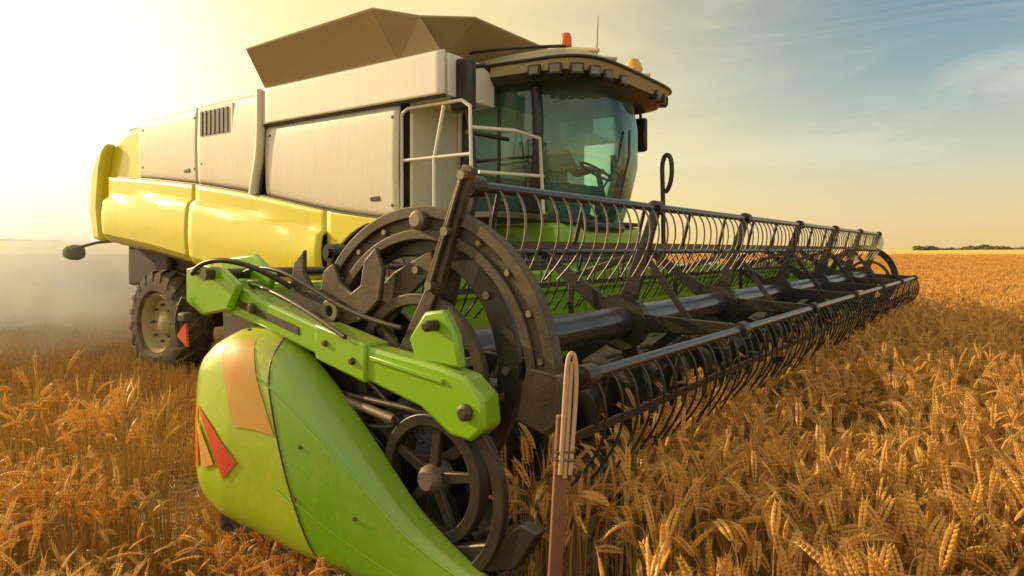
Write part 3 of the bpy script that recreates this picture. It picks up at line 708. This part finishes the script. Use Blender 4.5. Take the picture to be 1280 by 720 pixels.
addband(.5,3.5,42,1.0); addband(3.5,9,28,1.0); addband(9,22,13,1.15); addband(22,50,5,1.6); addband(50,112,2.0,2.3)
def field(name,pts,col):
    me=bpy.data.meshes.new(name); me.from_pydata([(x,y,0) for x,y,_,_ in pts],[],[])
    a=me.attributes.new('sx','FLOAT_VECTOR','POINT')
    for i,(x,y,s,h) in enumerate(pts):
        k=rnd.uniform(.9,1.1)
        a.data[i].vector=(s*k,s*k,h*rnd.uniform(.90,1.14))
    o=bpy.data.objects.new(name,me); sc.collection.objects.link(o)
    ng=bpy.data.node_groups.new(name+'_gn','GeometryNodeTree')
    ng.interface.new_socket('Geometry',in_out='INPUT',socket_type='NodeSocketGeometry'); ng.interface.new_socket('Geometry',in_out='OUTPUT',socket_type='NodeSocketGeometry')
    N=ng.nodes.new; Lk=ng.links.new
    gi=N('NodeGroupInput'); go=N('NodeGroupOutput'); ip=N('GeometryNodeInstanceOnPoints'); ci=N('GeometryNodeCollectionInfo')
    ci.inputs['Collection'].default_value=col; ci.inputs['Separate Children'].default_value=True; ci.inputs['Reset Children'].default_value=True
    ip.inputs['Pick Instance'].default_value=True
    rv=N('FunctionNodeRandomValue'); rv.data_type='FLOAT_VECTOR'; rv.inputs[0].default_value=(-.09,-.09,0); rv.inputs[1].default_value=(.09,.09,6.283)
    na=N('GeometryNodeInputNamedAttribute'); na.data_type='FLOAT_VECTOR'; na.inputs['Name'].default_value='sx'
    Lk(gi.outputs[0],ip.inputs['Points']); Lk(ci.outputs[0],ip.inputs['Instance']); Lk(rv.outputs[0],ip.inputs['Rotation']); Lk(na.outputs['Attribute'],ip.inputs['Scale']); Lk(ip.outputs[0],go.inputs[0])
    md=o.modifiers.new('gn','NODES'); md.node_group=ng
    return o
field('wheat_field',wp,wcol); field('stubble_field',sp,scol)
print('WHEAT',len(wp),'STUB',len(sp))

# ------------------------------------------------------------------ GROUND
def gh(x,y):
    r=math.hypot(x,y); t=min(1,max(0,(r-85)/30)); h=.55*t*t*(3-2*t)
    t=min(1,max(0,(r-160)/260)); t=t*t*(3-2*t); az=math.degrees(math.atan2(x,y))
    lf=min(1,max(0,(-az-5)/30))
    h+=t*(.6+5.0*lf+.5*math.sin(az*.21))
    return h
rings=[0,1,2,4,7,11,16,24,35,50,70,85,92,100,108,116,130,160,190,220,260,300,340,380,420,480,600,900,1500]
NA=180; V=[(0,0,0)];F=[]
for r in rings[1:]:
    for i in range(NA):
        a=2*math.pi*i/NA; x,y=r*math.sin(a),r*math.cos(a); V.append((x,y,gh(x,y)))
for i in range(NA): F.append((0,1+(i+1)%NA,1+i))
for k in range(len(rings)-2):
    for i in range(NA):
        a=1+k*NA+i;b=1+k*NA+(i+1)%NA; F.append((a,b,b+NA,a+NA))
m,nt,out=nt_new('straw_soil');N=nt.nodes.new;Lk=nt.links.new
b=N('ShaderNodeBsdfPrincipled');b.inputs['Roughness'].default_value=.9;Lk(b.outputs[0],out.inputs[0])
tc=N('ShaderNodeTexCoord');ln=N('ShaderNodeVectorMath');ln.operation='LENGTH';Lk(tc.outputs['Object'],ln.inputs[0])
n1=N('ShaderNodeTexNoise');n1.inputs['Scale'].default_value=14;n1.inputs['Detail'].default_value=10;Lk(tc.outputs['Object'],n1.inputs['Vector'])
cr=N('ShaderNodeValToRGB');cr.color_ramp.elements[0].color=(.12,.065,.022,1);cr.color_ramp.elements[1].color=(.40,.24,.08,1);cr.color_ramp.elements[0].position=.35;cr.color_ramp.elements[1].position=.65
Lk(n1.outputs['Fac'],cr.inputs[0])
n2=N('ShaderNodeTexNoise');n2.inputs['Scale'].default_value=.05;n2.inputs['Detail'].default_value=12;n2.inputs['Roughness'].default_value=.75;Lk(tc.outputs['Object'],n2.inputs['Vector'])
c2=N('ShaderNodeValToRGB');c2.color_ramp.elements[0].color=(.70,.40,.06,1);c2.color_ramp.elements[1].color=(.90,.58,.12,1);c2.color_ramp.elements[0].position=.4;c2.color_ramp.elements[1].position=.6
Lk(n2.outputs['Fac'],c2.inputs[0])
mr=N('ShaderNodeMapRange');mr.inputs[1].default_value=55;mr.inputs[2].default_value=95;Lk(ln.outputs['Value'],mr.inputs[0])
mx=N('ShaderNodeMix');mx.data_type='RGBA';Lk(mr.outputs[0],mx.inputs[0]);Lk(cr.outputs[0],mx.inputs[6]);Lk(c2.outputs[0],mx.inputs[7]);Lk(mx.outputs[2],b.inputs['Base Color'])
bp=N('ShaderNodeBump');bp.inputs['Distance'].default_value=.03;Lk(n1.outputs['Fac'],bp.inputs['Height']);Lk(bp.outputs[0],b.inputs['Normal'])
M['ground']=m
g=mesh('ground',V,F,'ground',angle=180); g.parent=None

M['tree']=paint('distant_foliage',(.10,.10,.05),.9,dust=.2,dustcol=(.16,.13,.06),scale=.3)  # foliage colour lightened to stand for haze in the distance
V=[];F=[]
bm=bmesh.new(); bmesh.ops.create_icosphere(bm,subdivisions=1,radius=1); iv=[v.co.copy() for v in bm.verts]; bf=[[v.index for v in f.verts] for f in bm.faces]; bm.free()
def treeband(a0,a1,dist,hh,n):
    for _ in range(n):
        az=math.radians(rnd.uniform(a0,a1)); d=dist+rnd.uniform(-15,15); x,y=d*math.sin(az),d*math.cos(az)
        z0=gh(x,y); top=hh*(.55+.35*math.sin(math.degrees(az)*1.7)+.15*math.sin(math.degrees(az)*6.1))
        zz=z0+rnd.uniform(0,max(.4,top)); r=rnd.uniform(.5,1.1); b0=len(V)
        for q in iv: V.append((x+q.x*r*rnd.uniform(.7,1.6),y+q.y*r,zz+q.z*r*rnd.uniform(.5,.9)))
        for f in bf: F.append(tuple(b0+i for i in f))
treeband(30,50,420,2.2,1500); treeband(-50,-33,440,1.6,700)
t=mesh('distant_treeline',V,F,'tree',smooth=False); t.parent=None

# ------------------------------------------------------------------ dust
m,nt,out=nt_new('golden_dust');N=nt.nodes.new;Lk=nt.links.new
vs_=N('ShaderNodeVolumePrincipled');vs_.inputs['Color'].default_value=(1,.90,.58,1);vs_.inputs['Absorption Color'].default_value=(1,1,1,1);vs_.inputs['Anisotropy'].default_value=.62
tc=N('ShaderNodeTexCoord');no=N('ShaderNodeTexNoise');no.inputs['Scale'].default_value=.75;no.inputs['Detail'].default_value=5;no.inputs['Distortion'].default_value=.4;Lk(tc.outputs['Object'],no.inputs['Vector'])
sp_=N('ShaderNodeVectorMath');sp_.operation='MULTIPLY';sp_.inputs[1].default_value=(1/6.0,1/5.5,1/2.5);Lk(tc.outputs['Object'],sp_.inputs[0])
ln=N('ShaderNodeVectorMath');ln.operation='LENGTH';Lk(sp_.outputs[0],ln.inputs[0])
fo=N('ShaderNodeMapRange');fo.inputs[1].default_value=1.0;fo.inputs[2].default_value=.25;fo.inputs[3].default_value=0;fo.inputs[4].default_value=1;Lk(ln.outputs['Value'],fo.inputs[0])
nr=N('ShaderNodeMapRange');nr.inputs[1].default_value=.42;nr.inputs[2].default_value=.62;nr.inputs[3].default_value=.12;nr.inputs[4].default_value=1;Lk(no.outputs['Fac'],nr.inputs[0])
mu=N('ShaderNodeMath');mu.operation='MULTIPLY';Lk(fo.outputs[0],mu.inputs[0]);Lk(nr.outputs[0],mu.inputs[1])
m2=N('ShaderNodeMath');m2.operation='MULTIPLY';m2.inputs[1].default_value=.55;Lk(mu.outputs[0],m2.inputs[0]);Lk(m2.outputs[0],vs_.inputs['Density'])
Lk(vs_.outputs[0],out.inputs['Volume']); M['dust']=m
d=box('dust_cloud',(-6.1,6.1),(-5.6,5.6),(-.9,2.6),'dust',0); d.parent=None; d.location=(-9.1,12.4,.93)

# ------------------------------------------------------------------ WORLD
AZ,EL=-70,22
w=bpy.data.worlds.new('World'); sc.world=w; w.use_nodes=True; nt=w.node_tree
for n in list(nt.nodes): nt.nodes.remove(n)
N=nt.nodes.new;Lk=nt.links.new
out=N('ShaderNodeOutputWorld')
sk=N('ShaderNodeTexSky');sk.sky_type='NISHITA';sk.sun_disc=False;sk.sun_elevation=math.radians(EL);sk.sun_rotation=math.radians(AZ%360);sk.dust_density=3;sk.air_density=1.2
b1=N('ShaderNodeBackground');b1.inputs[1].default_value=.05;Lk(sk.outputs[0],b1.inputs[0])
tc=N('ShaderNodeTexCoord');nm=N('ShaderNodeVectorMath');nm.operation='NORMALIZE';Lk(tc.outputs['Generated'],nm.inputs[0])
se=N('ShaderNodeSeparateXYZ');Lk(nm.outputs[0],se.inputs[0])
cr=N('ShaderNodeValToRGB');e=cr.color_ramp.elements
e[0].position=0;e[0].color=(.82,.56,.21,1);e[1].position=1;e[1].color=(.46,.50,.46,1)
for p,c_ in ((.04,(.74,.56,.28,1)),(.12,(.48,.48,.33,1)),(.22,(.22,.31,.30,1)),(.34,(.06,.16,.22,1)),(.42,(.08,.17,.22,1)),(.62,(.34,.40,.38,1))):  # top stops brightened overhead, out of frame, as added ambient fill
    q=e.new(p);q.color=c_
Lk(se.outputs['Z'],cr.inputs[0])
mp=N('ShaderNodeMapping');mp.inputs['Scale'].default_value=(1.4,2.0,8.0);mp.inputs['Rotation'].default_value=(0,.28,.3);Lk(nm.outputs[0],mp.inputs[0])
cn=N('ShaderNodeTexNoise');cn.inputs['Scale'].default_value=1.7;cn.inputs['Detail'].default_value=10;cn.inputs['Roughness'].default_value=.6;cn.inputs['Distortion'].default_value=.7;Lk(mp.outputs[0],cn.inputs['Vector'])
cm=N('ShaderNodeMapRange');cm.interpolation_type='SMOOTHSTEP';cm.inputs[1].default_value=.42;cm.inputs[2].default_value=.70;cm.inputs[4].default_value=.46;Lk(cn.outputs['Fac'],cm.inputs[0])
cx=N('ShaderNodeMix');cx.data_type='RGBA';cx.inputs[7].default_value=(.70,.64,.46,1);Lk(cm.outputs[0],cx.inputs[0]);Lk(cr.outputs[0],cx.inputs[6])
bk=N('ShaderNodeMapRange');bk.interpolation_type='SMOOTHSTEP';bk.inputs[1].default_value=.1;bk.inputs[2].default_value=-.7;bk.inputs[3].default_value=0;bk.inputs[4].default_value=.65;Lk(se.outputs['Y'],bk.inputs[0])  # warm bright haze behind the camera, added as unseen fill light
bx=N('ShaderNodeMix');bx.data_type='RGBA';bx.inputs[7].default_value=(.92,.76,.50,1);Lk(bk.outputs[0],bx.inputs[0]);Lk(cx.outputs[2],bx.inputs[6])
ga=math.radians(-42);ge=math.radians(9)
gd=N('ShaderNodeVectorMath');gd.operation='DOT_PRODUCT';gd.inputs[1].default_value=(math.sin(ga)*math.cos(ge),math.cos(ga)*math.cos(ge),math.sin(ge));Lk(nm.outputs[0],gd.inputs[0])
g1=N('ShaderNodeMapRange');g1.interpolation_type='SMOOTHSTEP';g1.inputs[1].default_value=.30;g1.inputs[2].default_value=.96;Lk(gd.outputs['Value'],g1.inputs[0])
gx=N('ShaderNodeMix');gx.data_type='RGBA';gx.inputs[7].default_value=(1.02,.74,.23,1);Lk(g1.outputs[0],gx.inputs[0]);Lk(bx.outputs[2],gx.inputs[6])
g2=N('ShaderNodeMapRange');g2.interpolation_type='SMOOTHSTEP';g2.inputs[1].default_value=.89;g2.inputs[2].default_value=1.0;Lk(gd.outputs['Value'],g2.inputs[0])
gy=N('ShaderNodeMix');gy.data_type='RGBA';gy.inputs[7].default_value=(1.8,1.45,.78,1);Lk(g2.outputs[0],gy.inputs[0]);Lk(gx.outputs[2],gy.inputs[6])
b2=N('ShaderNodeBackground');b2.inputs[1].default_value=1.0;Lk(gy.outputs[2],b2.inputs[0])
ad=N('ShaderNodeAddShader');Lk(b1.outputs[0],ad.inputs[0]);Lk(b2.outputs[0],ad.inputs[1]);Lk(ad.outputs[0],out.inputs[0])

sl=bpy.data.lights.new('sun','SUN');sl.energy=5.0;sl.angle=math.radians(.5);sl.color=(1,.76,.42)
so=bpy.data.objects.new('sun',sl);sc.collection.objects.link(so)
a,e_=math.radians(AZ),math.radians(EL)
D=Vector((math.sin(a)*math.cos(e_),math.cos(a)*math.cos(e_),math.sin(e_)));so.rotation_euler=D.to_track_quat('Z','Y').to_euler();so.location=D*50

cam=bpy.data.cameras.new('camera');co=bpy.data.objects.new('camera',cam);sc.collection.objects.link(co)
co.location=(0,0,1.6);co.rotation_euler=(math.radians(90),0,0);cam.sensor_width=36;cam.lens=870/1280*36;cam.shift_y=-.0375;cam.clip_end=5000;cam.clip_start=.05
sc.camera=co
